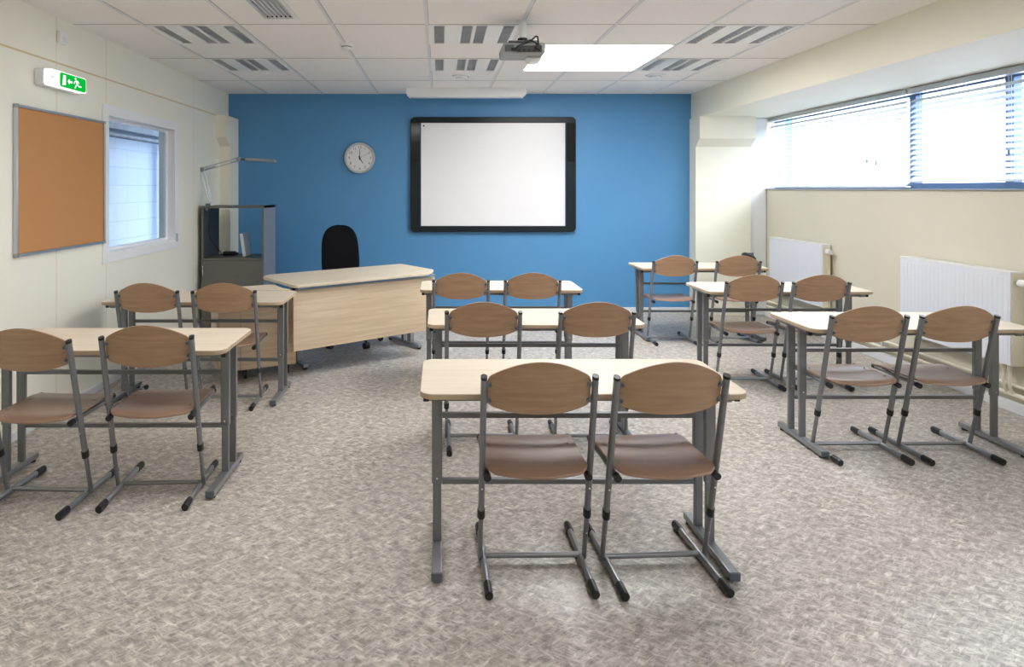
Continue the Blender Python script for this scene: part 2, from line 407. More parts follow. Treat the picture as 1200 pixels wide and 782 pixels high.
def blind(y0, y1, zb, label):
    t = thing('venetian_blind', label, 'blind', (XR+.055, y0, 1.505), 0, 'venetian blinds along the ribbon window')
    L = y1-y0; top = ZS-1.505
    bx('head_rail', 'alu', t, -.03, .03, 0, L, top-.05, top-.004, bevel=.003)
    bm = B(); n = int((top-.07-zb)/.043); tl = math.radians(40); hw = .025
    zlist = [zb+.03+.043*k for k in range(n)]
    for z in zlist:
        for s0, s1 in ((-1, 0), (0, 1)):
            def P(s): return (hw*s*math.cos(tl), z + hw*s*math.sin(tl) + .003*(1-s*s))
            (xa, za), (xb, zb_) = P(s0), P(s1)
            v = [bm.verts.new(p) for p in ((xa, .01, za), (xb, .01, zb_), (xb, L-.01, zb_), (xa, L-.01, za))]
            bm.faces.new(v)
    bmesh.ops.remove_doubles(bm, verts=bm.verts, dist=1e-5)
    obj('slats', bm, 'slat', t, True)
    bx('bottom_rail', 'wtrim', t, -.022, .022, .01, L-.01, zb, zb+.012, bevel=.003)
    k = 0; m = max(2, round(L/.55))
    for i in range(m+1):
        y = .14 + (L-.28)*i/m
        bm = B()
        for sx in (-.026, .026): tube(bm, [(sx, y, zb+.01), (sx, y, top-.04)], .0012, 6)
        obj('ladder_cord', bm, 'white', t)
    for dy, zl in ((.36, .24), (.48, .26)):
        bm = B(); tube(bm, [(-.036, dy, top-.03), (-.036, dy, zl)], .0012, 6); c = obj('pull_cord', bm, 'white', t)
        bm = B(); tube(bm, [(-.036, dy, zl), (-.036, dy, zl-.02), (-.036, dy, zl-.035)], .006, 8); obj('tassel', bm, 'duct', c, True)
    return t
blind(5.42, 7.70, 0.002, 'long white venetian blind over the ribbon window nearest the blue wall')
blind(3.95, 5.40, 0.045, 'white venetian blind hanging slightly short of the sill, with two pull cords')
blind(2.2, 3.93, 0.045, 'white venetian blind over the ribbon window above the nearer radiator, cut by the frame')
blind(-1.38, 2.18, 0.045, 'longest white venetian blind of the ribbon window, beside the viewer')

# ------------------------------------------------------------------ radiators
def radiator(y0, y1, label, extra):
    t = thing('radiator', label, 'radiator', (3.76, y0, .32), 0, 'panel radiators under the ribbon window')
    L = y1-y0; hh = .63
    bm = B(); box(bm, 0, .006, 0, L, .01, hh-.01)
    n = int(L/.04)
    for k in range(n):
        y = .03 + (L-.06)*k/(n-1); prism(bm, [(y-.011, .04), (y+.011, .04), (y+.011, hh-.04), (y-.011, hh-.04)], -.0012, 0.001, axis='x')
    obj('panel', bm, 'rad', t, bevel=.0015)
    bx('side_cover', 'cream', t, .006, .085, -.003, .004, .008, hh-.004); bx('side_cover', 'cream', t, .006, .085, L-.004, L+.003, .008, hh-.004)
    bm = B(); box(bm, -.004, .085, -.004, L+.004, hh-.012, hh)
    obj('top_grille', bm, 'white', t, bevel=.003)
    bx('rear_panel', 'rad', t, .06, .07, 0.01, L-.01, .01, hh-.015)
    for yy in (.15, L-.15): bx('wall_bracket', 'white', t, .07, .11, yy-.015, yy+.015, .1, hh-.1)
    bm = B(); tube(bm, [(.035, 0, hh-.07), (.035, -.035, hh-.07)], .013, 12); v = obj('valve', bm, 'chrome', t, True)
    bm = B(); tube(bm, [(.035, -.03, hh-.07), (.035, -.04, hh-.07), (.035, -.085, hh-.07), (.035, -.095, hh-.07)], .024, 16); obj('thermostat_head', bm, 'white', v, True)
    if extra == 'side':
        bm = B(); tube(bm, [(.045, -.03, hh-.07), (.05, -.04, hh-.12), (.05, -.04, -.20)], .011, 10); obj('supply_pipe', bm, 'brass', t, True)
    for yy in (.05, .10):
        bm = B(); tube(bm, [(.04, yy, .01), (.04, yy, -.03)], .016, 12); tube(bm, [(.04, yy, -.03), (.04, yy, -.15), (.06, yy, -.185)], .009, 10)
        obj('connection_pipe', bm, 'cream', t, True)
radiator(6.38, 7.39, 'white panel radiator on the window wall nearer the blue wall', 'side')
radiator(4.27, 5.29, 'white panel radiator on the window wall nearer the viewer, beside the closest right desk', 'bottom')
t = thing('heating_pipe', 'cream heating pipes running low along the window wall', 'pipe', (3.83, 0, 0))
for z, r in ((.125, .013), (.185, .011)):
    bm = B(); tube(bm, [(0, YF+.01, z), (0, 7.6, z)], r, 10); obj('pipe', bm, 'cream', t, True)
for y in (1.5, 3.0, 4.0, 5.6, 7.0):
    bx('pipe_clip', 'wtrim', t, -.015, .04, y-.01, y+.01, .105, .20)

# ------------------------------------------------------------------ left wall items
t = thing('cork_board', 'large cork noticeboard in a slim aluminium frame on the left wall', 'noticeboard', (XL, 3.86, 1.09))
bx('cork_panel', 'cork', t, .002, .014, .015, 1.015, .012, .90)
bm = B(); frame_ring(bm, [(0, 0), (1.03, 0), (1.03, .915), (0, .915)], [(.017, .017), (1.013, .017), (1.013, .898), (.017, .898)], .001, .024, 'x'); obj('frame', bm, 'alu', t, bevel=.002)
for (y, z) in ((0, 0), (1.01, 0), (0, .895), (1.01, .895)): bx('corner_cap', 'grey', t, .001, .026, y-.002, y+.022, z-.002, z+.022, bevel=.003)

t = thing('exit_sign', 'lit green emergency exit sign on the left wall above the cork board', 'exit sign', (XL, 4.06, 2.205))
bm = B(); prism(bm, rrect(0, .43, -.055, .055, .022), .002, .06, axis='x'); obj('housing', bm, 'wtrim', t, bevel=.004)
bm = B(); prism(bm, rrect(.004, .426, -.052, .052, .02), .0605, .096, axis='x'); dif = obj('diffuser', bm, 'signwhite', t)
bm = B(); prism(bm, rrect(.115, .420, -.046, .047, .02), .096, .0975, axis='x'); gp = obj('green_panel', bm, 'green', t)
bm = B(); X0, X1 = .0975, .0985
prism(bm, [(.150, -.030), (.178, -.030), (.178, .033), (.150, .033)], X0, X1, axis='x')            # doorway
prism(bm, [(.140, -.034), (.152, -.034), (.152, .030)], X0, X1, axis='x')
obj('doorway_symbol', bm, 'signwhite', gp)
bm = B(); prism(bm, [(.20, .0), (.222, .018), (.222, .006), (.255, .006), (.255, -.006), (.222, -.006), (.222, -.018)], X0, X1, axis='x')
obj('arrow_symbol', bm, 'signwhite', gp)
bm = B(); prism(bm, disc(.292, .031, .008, 14), X0, X1, axis='x')
def limb(pts, w):
    for (a, b) in zip(pts, pts[1:]):
        d = Vector((b[0]-a[0], b[1]-a[1])).normalized(); n = Vector((-d.y, d.x))*w/2
        prism(bm, [(a[0]+n.x, a[1]+n.y), (a[0]-n.x, a[1]-n.y), (b[0]-n.x, b[1]-n.y), (b[0]+n.x, b[1]+n.y)], X0, X1, axis='x')
limb([(.298, .020), (.316, -.006)], .015); limb([(.300, .018), (.282, .010), (.276, -.004)], .006); limb([(.302, .018), (.322, .018), (.334, .006)], .006)
limb([(.316, -.004), (.298, -.014), (.286, -.034)], .008); limb([(.318, -.006), (.338, -.016), (.362, -.014)], .008)
obj('running_figure_symbol', bm, 'signwhite', gp)
bx('lamp_end_plate', 'white', t, .096, .0975, .015, .05, -.004, .004)

t = thing('wall_sensor', 'small white sensor box high on the left wall near the ceiling', 'sensor', (XL, 4.30, 2.465))
bx('housing', 'white', t, 0, .035, 0, .075, 0, .085, bevel=.006)
bx('lens', 'wtrim', t, .035, .041, .012, .063, .012, .045, bevel=.003)
t = thing('wall_socket', 'small white power socket low on the left wall beside the grey cabinet', 'socket', (XL, 6.52, .42))
bx('plate', 'white', t, 0, .012, 0, .085, 0, .085, bevel=.004)
bm = B(); prism(bm, disc(.0425, .0425, .026, 20), .012, .014, axis='x'); obj('socket_insert', bm, 'wtrim', t)

# ------------------------------------------------------------------ back wall items
t = thing('interactive_whiteboard', 'large blank whiteboard in a rounded black frame on the blue wall', 'whiteboard', (-.347, YB, .98))
W, HH = 1.98, 1.377
out = [(x, z) for x, z in rrect(0, W, 0, HH, .055, 8)]
inn = [(x, z) for x, z in rrect(.122, W-.122, .072, HH-.072, .002, 8)]
bm = B(); frame_ring(bm, out, inn, -.06, -.005, 'y'); obj('frame', bm, 'bezel', t, bevel=.008)
bx('writing_surface', 'board', t, .115, W-.115, -.045, -.006, .066, HH-.066)
for x0 in (.006, W-.112): bx('speaker_panel', 'bgloss', t, x0, x0+.106, -.063, -.06, .84, HH-.075, bevel=.001)
for x0 in (.118, W-.130): bx('inner_strip', 'blueframe', t, x0, x0+.010, -.052, -.045, .072, HH-.072)
bx('corner_mark', 'black', t, .150, .168, -.0465, -.045, HH-.115, HH-.097)
bx('mounting_plate', 'dark', t, .3, W-.3, -.006, 0, .3, HH-.3)

t = thing('wall_clock', 'round silver-rimmed wall clock with a white face on the blue wall', 'clock', (-.957, YB, 1.866))
def lathe(name, prof, mat, parent, seg=48):
    bm = B(); rings = [[bm.verts.new((r*math.cos(2*PI*k/seg), y, r*math.sin(2*PI*k/seg))) for k in range(seg)] for r, y in prof]
    for a, b in zip(rings, rings[1:]):
        for k in range(seg): bm.faces.new((a[k], a[(k+1)%seg], b[(k+1)%seg], b[k]))
    bm.faces.new(rings[0]); bm.faces.new(rings[-1]); return obj(name, bm, mat, parent, True)
lathe('rim', [(.182, 0), (.187, -.015), (.187, -.035), (.180, -.045), (.168, -.045), (.160, -.030), (.160, -.008)], 'alu', t)
lathe('dial', [(.161, -.006), (.161, -.018)], 'board', t)
dial = [o for o in bpy.data.objects if o.name.startswith('dial')][-1]
for i in range(1, 13):
    a = math.radians(90-30*i)
    text_mesh(str(i), .045, 'numeral', 'dark', dial, (.128*math.cos(a), -.0185, .128*math.sin(a)), (PI/2, 0, 0))
bm = B()
for i in range(60):
    a = 2*PI*i/60; m = Matrix.Rotation(-a, 4, 'Y'); box(bm, -.0008, .0008, -.019, -.018, .150, .157, mat=m)
obj('minute_marks', bm, 'dark', dial)
def hand(name, ang, ln, wd, mat, y):
    bm = B(); prism(bm, [(-wd, -.025), (wd, -.025), (wd*.6, ln), (-wd*.6, ln)], y-.0015, y, axis='y')
    bmesh.ops.rotate(bm, verts=bm.verts, cent=(0, 0, 0), matrix=Matrix.Rotation(math.radians(ang), 3, 'Y')); return obj(name, bm, mat, t)
hand('hour_hand', 150, .075, .006, 'black', -.022); hand('minute_hand', 0, .105, .0045, 'black', -.025); hand('second_hand', 60, .135, .0022, 'grey', -.028)
lathe('hand_boss', [(.010, -.018), (.010, -.031)], 'black', t, 16)

# ------------------------------------------------------------------ ceiling fittings
def troffer(r, label):
    x0, x1, y0, y1 = r; W = x1-x0; D = y1-y0
    t = thing('ceiling_light', label, 'ceiling light', (x0, y0, H), 0, 'recessed louvre ceiling lights')
    slots = [(.035, .115), (.235, .315), (.335, .415), (.525, .605)]
    bm = B(); xs_ = [0] + [v for s in slots for v in s] + [W]
    for i in range(0, len(xs_), 2): box(bm, xs_[i], xs_[i+1], .02, D-.02, -.004, .001)
    box(bm, 0, W, 0, .02, -.004, .001); box(bm, 0, W, D-.02, D, -.004, .001)
    box(bm, 0, W, 0, D, .085, .09)
    box(bm, 0, .004, 0, D, .001, .085); box(bm, W-.004, W, 0, D, .001, .085); box(bm, 0, W, 0, .004, .001, .085); box(bm, 0, W, D-.004, D, .001, .085)
    obj('housing', bm, 'white', t)
    for a, b in slots:
        c = (a+b)/2; bm = B()
        prof = [(a, .0), (a+.006, .015), (a+.02, .032), (c, .038), (b-.02, .032), (b-.006, .015), (b, 0)]
        v0 = [bm.verts.new((x, .02, z)) for x, z in prof]; v1 = [bm.verts.new((x, D-.02, z)) for x, z in prof]
        for i in range(len(prof)-1): bm.faces.new((v0[i], v0[i+1], v1[i+1], v1[i]))
        lo = obj('louvre', bm, 'mirror', t, True)
        bm = B(); n = 11
        comb = [(a+.002, D-.02), (a+.002, .02)]
        for k in range(n):
            y = .03+(D-.06)*k/(n-1)
            comb += [(a+.0045, y-.0025), (b-.003, y-.0025), (b-.003, y+.0025), (a+.0045, y+.0025)]
        comb.append((a+.0045, D-.02)); comb.insert(2, (a+.0045, .02))
        prism(bm, comb, .001, .020, 'z')
        obj('grating', bm, 'blade', lo)
        bm = B(); tube(bm, [(c, .03, .029), (c, D-.03, .029)], .006, 10); obj('lamp_tube', bm, 'tube', lo, True)
names = {(0,0): 'louvre ceiling light of the left row, cut by the top edge of the picture', (0,1): 'louvre ceiling light in the left row, just beyond the air vent', (0,2): 'louvre ceiling light in the left row, closest to the blue wall',
         (1,0): 'louvre ceiling light of the middle row at the top edge of the picture', (1,1): 'louvre ceiling light of the middle row beside the projector pole', (1,2): 'louvre ceiling light of the middle row closest to the blue wall',
         (2,0): 'louvre ceiling light of the right row, cut by the top edge of the picture', (2,1): 'louvre ceiling light of the right row beyond the first, larger than the one behind it', (2,2): 'louvre ceiling light of the right row beside the bright skylight'}
for i, r in enumerate(lights):
    k = (i//3, i%3)
    if k == (1, 0): continue
    troffer(r, names[k])
# plain tile where no light shows
struct(bx('ceiling_tile', 'ceil', None, lights[3][0], lights[3][1], lights[3][2], lights[3][3], H, H+.018)).name = 'trim_8'

def skylight(r, label, name='skylight', mat='sky'):
    x0, x1, y0, y1 = r
    t = thing(name, label, 'skylight', (x0, y0, H))
    W, D = x1-x0, y1-y0
    bm = B(); frame_ring(bm, [(0, 0), (W, 0), (W, D), (0, D)], [(.012, .012), (W-.012, .012), (W-.012, D-.012), (.012, D-.012)], -.003, .06, 'z'); obj('frame', bm, 'white', t)
    bx('diffuser', mat, t, .012, W-.012, .012, D-.012, .012, .02)
skylight(sky_r, 'glowing white rectangular skylight in the ceiling right of the projector')
for i, r in enumerate(fill_panels):  # added fill light, built like the real skylight
    skylight(r, ['glowing skylight in the ceiling just nearer than the projector', 'glowing skylight in the ceiling over the left aisle', 'glowing skylight in the ceiling above the viewer', ][i], mat='sky2')

x0, x1, y0, y1 = vent_r
t = thing('ceiling_vent', 'slatted air vent in the ceiling at the top left of the picture', 'vent', (x0, y0, H))
W, D = x1-x0, y1-y0
bm = B(); frame_ring(bm, [(-.012, -.012), (W+.012, -.012), (W+.012, D+.012), (-.012, D+.012)], [(.012, .012), (W-.012, .012), (W-.012, D-.012), (.012, D-.012)], -.006, .004, 'z'); obj('frame', bm, 'white', t)
bx('duct_box', 'black', t, 0, W, 0, D, .06, .07)
bm = B()
for k in range(7):
    x = .02+(W-.04)*k/6; prism(bm, [(x-.004, -.004), (x+.002, -.004), (x+.006, .02), (x+.003, .02)], .012, D-.012, axis='y')
obj('slats', bm, 'wtrim', t)
bm = B(); box(bm, 0, .003, 0, D, 0, .06); box(bm, W-.003, W, 0, D, 0, .06); box(bm, 0, W, 0, .003, 0, .06); box(bm, 0, W, D-.003, D, 0, .06); obj('duct_collar', bm, 'black', t)

def lathez(name, prof, mat, parent, seg=28, loc=None):
    bm = B(); rings = [[bm.verts.new((r*math.cos(2*PI*k/seg), r*math.sin(2*PI*k/seg), z)) for k in range(seg)] for r, z in prof]
    for a, b in zip(rings, rings[1:]):
        for k in range(seg): bm.faces.new((a[k], a[(k+1)%seg], b[(k+1)%seg], b[k]))
    bm.faces.new(rings[0]); bm.faces.new(rings[-1]); return obj(name, bm, mat, parent, True, loc=loc)
t = thing('smoke_detector', 'round white smoke detector on the ceiling left of the middle lights', 'smoke detector', (-.735, 5.12, H))
lathez('base', [(.055, 0), (.055, -.012), (.05, -.016)], 'white', t); lathez('sensor_head', [(.040, -.016), (.040, -.034), (.028, -.045)], 'white', t)
lathez('sensor_slot', [(.0405, -.020), (.0405, -.026)], 'dark', t)
for x, y, lab in ((.225, 6.56, 'flat round white air valve on the ceiling before the white light bar'), (2.17, 6.52, 'flat round white air valve on the ceiling behind the right row of lights')):
    t = thing('air_vent', lab, 'vent', (x, y, H), 0, 'round air valves on the ceiling')
    lathez('ring', [(.095, 0), (.095, -.008), (.075, -.014), (.070, -.004)], 'white', t); lathez('disc', [(.05, -.008), (.062, -.022), (.058, -.030), (.02, -.034)], 'white', t)

t = thing('light_bar', 'long white ceiling light bar in front of the blue wall above the whiteboard', 'light fitting', (-.375, 7.32, H))
bm = B(); prism(bm, [(0, 0), (1.36, 0), (1.36, -.07), (1.33, -.10), (.03, -.10), (0, -.07)], 0, .16, axis='y'); obj('housing', bm, 'white', t, bevel=.006)
for xx in (.2, 1.16): bx('ceiling_bracket', 'wtrim', t, xx-.03, xx+.03, .03, .13, -.002, .004)
bx('diffuser', 'board', t, .05, 1.31, .03, .13, -.104, -.099)

t = thing('projector', 'grey projector with black cables hanging from a white ceiling pole', 'projector', (.566, 4.42, H))
bm = B(); tube(bm, [(0, 0, 0), (0, 0, -.125)], .026, 20); obj('pole', bm, 'white', t, True)
lathez('ceiling_plate', [(.045, 0), (.045, -.006), (.03, -.012)], 'white', t)
lathez('pole_collar', [(.034, -.118), (.034, -.138)], 'black', t)
bx('mount_plate', 'grey', t, -.10, .10, -.06, .08, -.150, -.143, bevel=.003)
bm = B(); prism(bm, [(-.142, -.235), (.142, -.235), (.146, -.19), (.138, -.165), (-.138, -.165), (-.146, -.19)], -.09, .17, axis='y'); bd = obj('body', bm, 'grey', t, bevel=.01)
bx('vent_grille', 'dark', bd, -.13, -.07, -.093, -.09, -.225, -.18); bx('connector_panel', 'cabdark', bd, -.05, .12, -.093, -.09, -.23, -.185)
for k in range(5): bx('port', 'black', bd, -.045+.033*k, -.025+.033*k, -.096, -.093, -.226, -.212)
bm = B(); prism(bm, [(.03, -.235), (.14, -.235), (.13, -.262), (.06, -.268)], .03, .17, axis='y'); obj('lens_hood', bm, 'white', t, bevel=.01)
bm = B(); pts = [(-.07, -.10, -.215), (-.05, -.13, -.205), (.0, -.12, -.165), (.05, -.10, -.150), (.075, -.095, -.125), (.088, -.10, -.128), (.092, -.105, -.17), (.095, -.098, -.205)]
tube(bm, pts, .0065, 8); obj('cable', bm, 'black', t, True)
bm = B(); tube(bm, [(.0, -.10, -.155), (.05, -.11, -.158), (.08, -.11, -.175), (.085, -.10, -.20)], .0055, 8); tube(bm, [(-.065, -.10, -.212), (-.03, -.12, -.19), (.03, -.09, -.16)], .006, 8); obj('cable', bm, 'black', t, True)
bx('plug', 'black', t, .075, .11, -.125, -.095, -.215, -.188, bevel=.004); bx('plug', 'black', t, -.09, -.05, -.125, -.095, -.228, -.205, bevel=.004)

# ------------------------------------------------------------------ student chairs
def oval(bm, p0, p1, rx, ry): tube(bm, [p0, p1], ry, 14, rx=rx, up=(1, 0, 0))
def make_chair():
    t = thing('school_chair', 'x', 'chair')
    TZ = .80; lean = -.185
    def py(z): return lean*z/TZ
    for s in (-1, 1):
        x = s*.2085
        bm = B(); tube(bm, [(x, py(.225), .225), (x, py(TZ-.008), TZ-.008)], .0165, 14, rx=.0122, up=(1,0,0)); p = obj('post', bm, 'steel', t, True)
        bm = B(); tube(bm, [(x, 0.0, .02), (x, py(.235), .235)], .0125, 12, rx=.0095, up=(1,0,0)); obj('lower_tube', bm, 'steel', p, True)
        bm = B(); tube(bm, [(x, py(.212), .212), (x, py(.225), .225), (x, py(.245), .245)], .0195, 14, rx=.0152, up=(1,0,0)); obj('collar', bm, 'black', p, True)
        bm = B(); tube(bm, [(x, py(TZ-.009), TZ-.009), (x, py(TZ), TZ), (x, py(TZ+.002), TZ+.002)], .0170, 14, rx=.0127, up=(1,0,0)); obj('post_cap', bm, 'black', p, True)
        bm = B(); tube(bm, [(x, py(.14), .14), (x, py(.14)-.014, .14)], .003, 8); tube(bm, [(x, py(.34)-.014, .34), (x, py(.34)-.018, .34)], .004, 8); obj('bolt', bm, 'chrome', p, True)
        # floor runner with black caps
        xr = s*.195
        bm = B(); tube(bm, [(xr, -.20, .020), (xr, .22, .020)], .016, 14, rx=.0125, up=(1,0,0)); r = obj('runner', bm, 'steel2', t, True)
        for (a, b) in ((-.172, -.240), (.190, .252)):
            bm = B(); d = 1 if b > a else -1
            tube(bm, [(xr, a, .0195), (xr, a+d*.045, .0195), (xr, b-d*.006, .0185), (xr, b, .0175)], .0185, 14, rx=.0155, up=(1,0,0)); obj('foot_cap', bm, 'black', r, True)
        # seat support tube
        xs_ = s*.192
        bm = B(); tube(bm, [(xs_, -.125, .408), (xs_, .19, .413), (xs_, .222, .415)], .011, 12); sp = obj('seat_support', bm, 'steel', t, True)
        bm = B(); tube(bm, [(xs_, -.148, .405), (xs_, -.122, .407)], .0145, 12); obj('end_cap', bm, 'black', sp, True)
        bm = B(); tube(bm, [(xs_, .212, .4145), (xs_, .232, .4155)], .0135, 12); obj('end_cap', bm, 'black', sp, True)
        # backrest brackets
        for z in (.705, .768):
            bm = B(); x1 = s*.180
            y = py(z)+.002
            box(bm, min(x, x1), max(x, x1), y-.005, y-.001, z-.010, z+.010); br = obj('bracket', bm, 'steel', t, bevel=.002)
            bm = B(); tube(bm, [(s*.185, y-.004, z), (s*.185, y-.011, z)], .0055, 10); obj('bolt', bm, 'dark', br, True)
    bm = B(); tube(bm, [(-.19, .005, .028), (.19, .005, .028)], .011, 12); obj('crossbar', bm, 'steel2', t, True)
    bm = B(); tube(bm, [(-.19, .16, .414), (.19, .16, .414)], .009, 10); obj('seat_crossbar', bm, 'steel', t, True)
    # backrest shell
    NU, NV = 48, 8; hw = .1955; th = .0095
    def bpnt(i, j, side):
        u = -1+2*i/NU; x = hw*u
        c = 1-abs(u)**1.95; cb = 1-abs(u)**2.5
        zt = .796+.067*c; zb = .688-.034*cb
        # rounded corners at the ends
        e = max(0, (abs(u)-.90)/.10); zt -= .016*(1-math.sqrt(1-min(1,e)**2)); zb += .011*(1-math.sqrt(1-min(1,e)**2))
        z = zb+(zt-zb)*j/NV
        y = py(z)+.004 - .030*(1-u*u) + .018*((j/NV-.5)**2)*0 + (th if side else 0)
        return (x, y, z)
    bm = B(); g = [[[bm.verts.new(bpnt(i, j, sd)) for j in range(NV+1)] for i in range(NU+1)] for sd in (0, 1)]
    for sd in (0, 1):
        for i in range(NU):
            for j in range(NV): bm.faces.new((g[sd][i][j], g[sd][i+1][j], g[sd][i+1][j+1], g[sd][i][j+1]))
    for i in range(NU):
        for j in (0, NV): bm.faces.new((g[0][i][j], g[0][i+1][j], g[1][i+1][j], g[1][i][j]))
    for j in range(NV):
        for i in (0, NU): bm.faces.new((g[0][i][j], g[0][i][j+1], g[1][i][j+1], g[1][i][j]))
    obj('backrest', bm, 'ply', t, True, bevel=.002)
    # seat shell
    NU, NV = 20, 18; hw = .200
    def spnt(i, j, side):
        u = -1+2*i/NU; v = j/NV
        w = hw*(1 - .02*(1-v)) 
        e = max(0, (.12-v)/.12); w -= .030*e*e
        e2 = max(0, (v-.93)/.07); w -= .012*e2*e2
        y = -.155 + .395*v - (.032*(1-u*u) if True else 0)*(1-v)**2 + 0
        y += .010*(1-u*u)*v*v
        z = .438 + .006*u*u + .010*math.sin(v*PI*1.0)*-1 + .004*v
        z -= .024*max(0, (v-.62)/.38)**2.2
        z -= .014*max(0, (.15-v)/.15)**2
        return (w*u, y, z - (th if side else 0))
    bm = B(); g = [[[bm.verts.new(spnt(i, j, sd)) for j in range(NV+1)] for i in range(NU+1)] for sd in (0, 1)]
    for sd in (0, 1):
        for i in range(NU):
            for j in range(NV): bm.faces.new((g[sd][i][j], g[sd][i+1][j], g[sd][i+1][j+1], g[sd][i][j+1]))
    for i in range(NU):
        for j in (0, NV): bm.faces.new((g[0][i][j], g[0][i+1][j], g[1][i+1][j], g[1][i][j]))
    for j in range(NV):
        for i in (0, NU): bm.faces.new((g[0][i][j], g[0][i][j+1], g[1][i][j+1], g[1][i][j]))
    st = obj('seat', bm, 'seatply', t, True, bevel=.002)
    for sx in (-1, 1):
        for y in (-.07, .10):
            bm = B(); tube(bm, [(sx*.165, y, .437), (sx*.165, y, .4405)], .005, 10); obj('screw', bm, 'grey', st, True)
    return t
ch0 = make_chair(); index_kids(ch0)
chairs = [
 (.371, 2.60, 1, 'nearest wooden school chair on the left side of the closest centre desk', 'chairs at the nearest centre desk'),
 (.857, 2.60, 3, 'nearest wooden school chair on the right side of the closest centre desk', 'chairs at the nearest centre desk'),
 (.25, 3.86, 0, 'wooden chair on the left side of the middle desk in the centre row', 'chairs at the middle centre desk'),
 (.895, 3.86, 0, 'wooden chair on the right side of the middle desk in the centre row', 'chairs at the middle centre desk'),
 (.164, 5.12, 0, 'wooden chair on the left of the centre row desk closest to the blue wall', 'chairs at the far centre desk'),
 (.71, 5.12, 0, 'wooden chair on the right of the centre row desk closest to the blue wall', 'chairs at the far centre desk'),
 (-1.39, 3.24, 3, 'wooden school chair fully in view at the larger left desk, right of the cut-off one', 'chairs at the near left desk'),
 (-1.905, 3.17, -2, 'wooden school chair cut off by the left edge of the picture', 'chairs at the near left desk'),
 (-1.475, 4.59, 3, 'wooden chair at the farther left desk, beside the teacher desk panel', 'chairs at the far left desk'),
 (-1.99, 4.59, 0, 'wooden chair at the farther left desk, on the side next to the left wall', 'chairs at the far left desk'),
 (2.355, 3.74, 1, 'wooden school chair on the left of the closest desk by the radiators', 'chairs at the near right desk'),
 (2.85, 3.74, 1, 'wooden school chair on the right of the closest desk by the radiators', 'chairs at the near right desk'),
 (2.35, 5.02, 0, 'wooden chair on the left of the middle desk in the right row, seat in view', 'chairs at the middle right desk'),
 (2.85, 5.02, 0, 'wooden chair right of the middle desk in the right row, before the far radiator', 'chairs at the middle right desk'),
 (2.26, 6.40, 0, 'wooden chair on the left of the farthest desk in the right row', 'chairs at the far right desk'),
 (2.87, 6.40, 0, 'wooden chair on the right of the farthest desk in the right row', 'chairs at the far right desk'),
]
for i, (x, y, a, lab, grp) in enumerate(chairs):
    o = ch0 if i == 0 else copy_tree(ch0)
    o.location = (x, y, 0); o.rotation_euler = (0, 0, math.radians(a)); o['label'] = lab; o['group'] = 'beech school chairs'

# ------------------------------------------------------------------ student desks
def make_desk(W=1.26, D=.51, TH=.72):
    t = thing('school_desk', 'x', 'desk')
    bm = B(); prism(bm, rrect(0, W, 0, D, .055, 8), TH-.024, TH, 'z')
    bm.faces.ensure_lookup_table()
    for f in bm.faces: f.material_index = 0 if abs(f.normal.z) > .5 else 1
    bmesh.ops.recalc_face_normals(bm, faces=bm.faces)
    for f in bm.faces: f.material_index = 0 if f.normal.z > .5 else 1
    obj('tabletop', bm, ['top', 'edge'], t, bevel=.005)
    bm = B(); box(bm, .03, W-.03, .07, .095, TH-.05, TH-.026); r = obj('apron_rail', bm, 'steel', t, bevel=.002)
    for x in (.012, W-.034): bx('rail_cap', 'black', r, x, x+.022, .068, .097, TH-.052, TH-.026, bevel=.003)
    for s, x in ((0, .065), (1, W-.065)):
        for y in (.23, .35):
            bm = B(); box(bm, x-.022, x+.022, y-.013, y+.013, .28, TH-.05)
            l = obj('leg', bm, 'steel', t, bevel=.004)
            bm = B(); box(bm, x-.018, x+.018, y-.010, y+.010, .03, .285); obj('lower_leg', bm, 'steel', l, bevel=.003)
            bx('bolt', 'chrome', l, x-.004, x+.004, y-.017, y-.013, .30, .308)
        bx('top_bearer', 'steel', t, x-.018, x+.018, .06, D-.05, TH-.052, TH-.024, bevel=.003)
        f = bx('foot', 'steel2', t, x-.020, x+.020, .0, .47, .012, .042, bevel=.005)
        for y in (.03, .44):
            bm = B(); tube(bm, [(x, y, 0), (x, y, .014)], .017, 14); obj('rubber_pad', bm, 'black', f, True)
        bx('end_cap', 'dark', f, x-.021, x+.021, -.006, .004, .011, .043, bevel=.003)
    for z in (.235, .52): bx('crossbar', 'steel', t, .085, W-.085, .335, .36, z-.011, z+.011, bevel=.003)
    return t
dk0 = make_desk(); index_kids(dk0)
desks = [
 (-.075, 2.46, 'closest pale two-seat school desk, in the centre row with two chairs before it'),
 (-.07, 3.71, 'pale two-seat school desk in the middle of the centre row'),
 (-.15, 4.98, 'pale two-seat school desk of the centre row farthest away, beside the teacher desk'),
 (-2.30, 3.12, 'larger pale two-seat school desk at left, cut by the picture edge below the cork board'),
 (-2.34, 4.45, 'pale two-seat school desk at left in front of the teacher desk and grey cabinet'),
 (2.07, 3.59, 'pale two-seat school desk at right beside the nearer radiator'),
 (2.04, 4.90, 'pale two-seat school desk in the middle of the right row, before the far radiator'),
 (1.98, 6.34, 'pale two-seat school desk of the right row farthest away, against the blue wall'),
]
for i, (x, y, lab) in enumerate(desks):
    o = dk0 if i == 0 else copy_tree(dk0)
    o.location = (x, y, 0); o['label'] = lab; o['group'] = 'two-seat school desks'

# small dark case on the far right desk
t = thing('pencil_case', 'small black case lying on the far right desk behind the right chair', 'case', (3.10, 6.66, .72), math.radians(-8))
bm = B(); prism(bm, [(0, 0), (.15, 0), (.15, .06), (.13, .085), (.05, .125), (.02, .11), (0, .07)], 0, .06, axis='y'); obj('pouch', bm, 'black', t, bevel=.012)
bx('zip', 'dark', t, .02, .13, .028, .032, .085, .118)

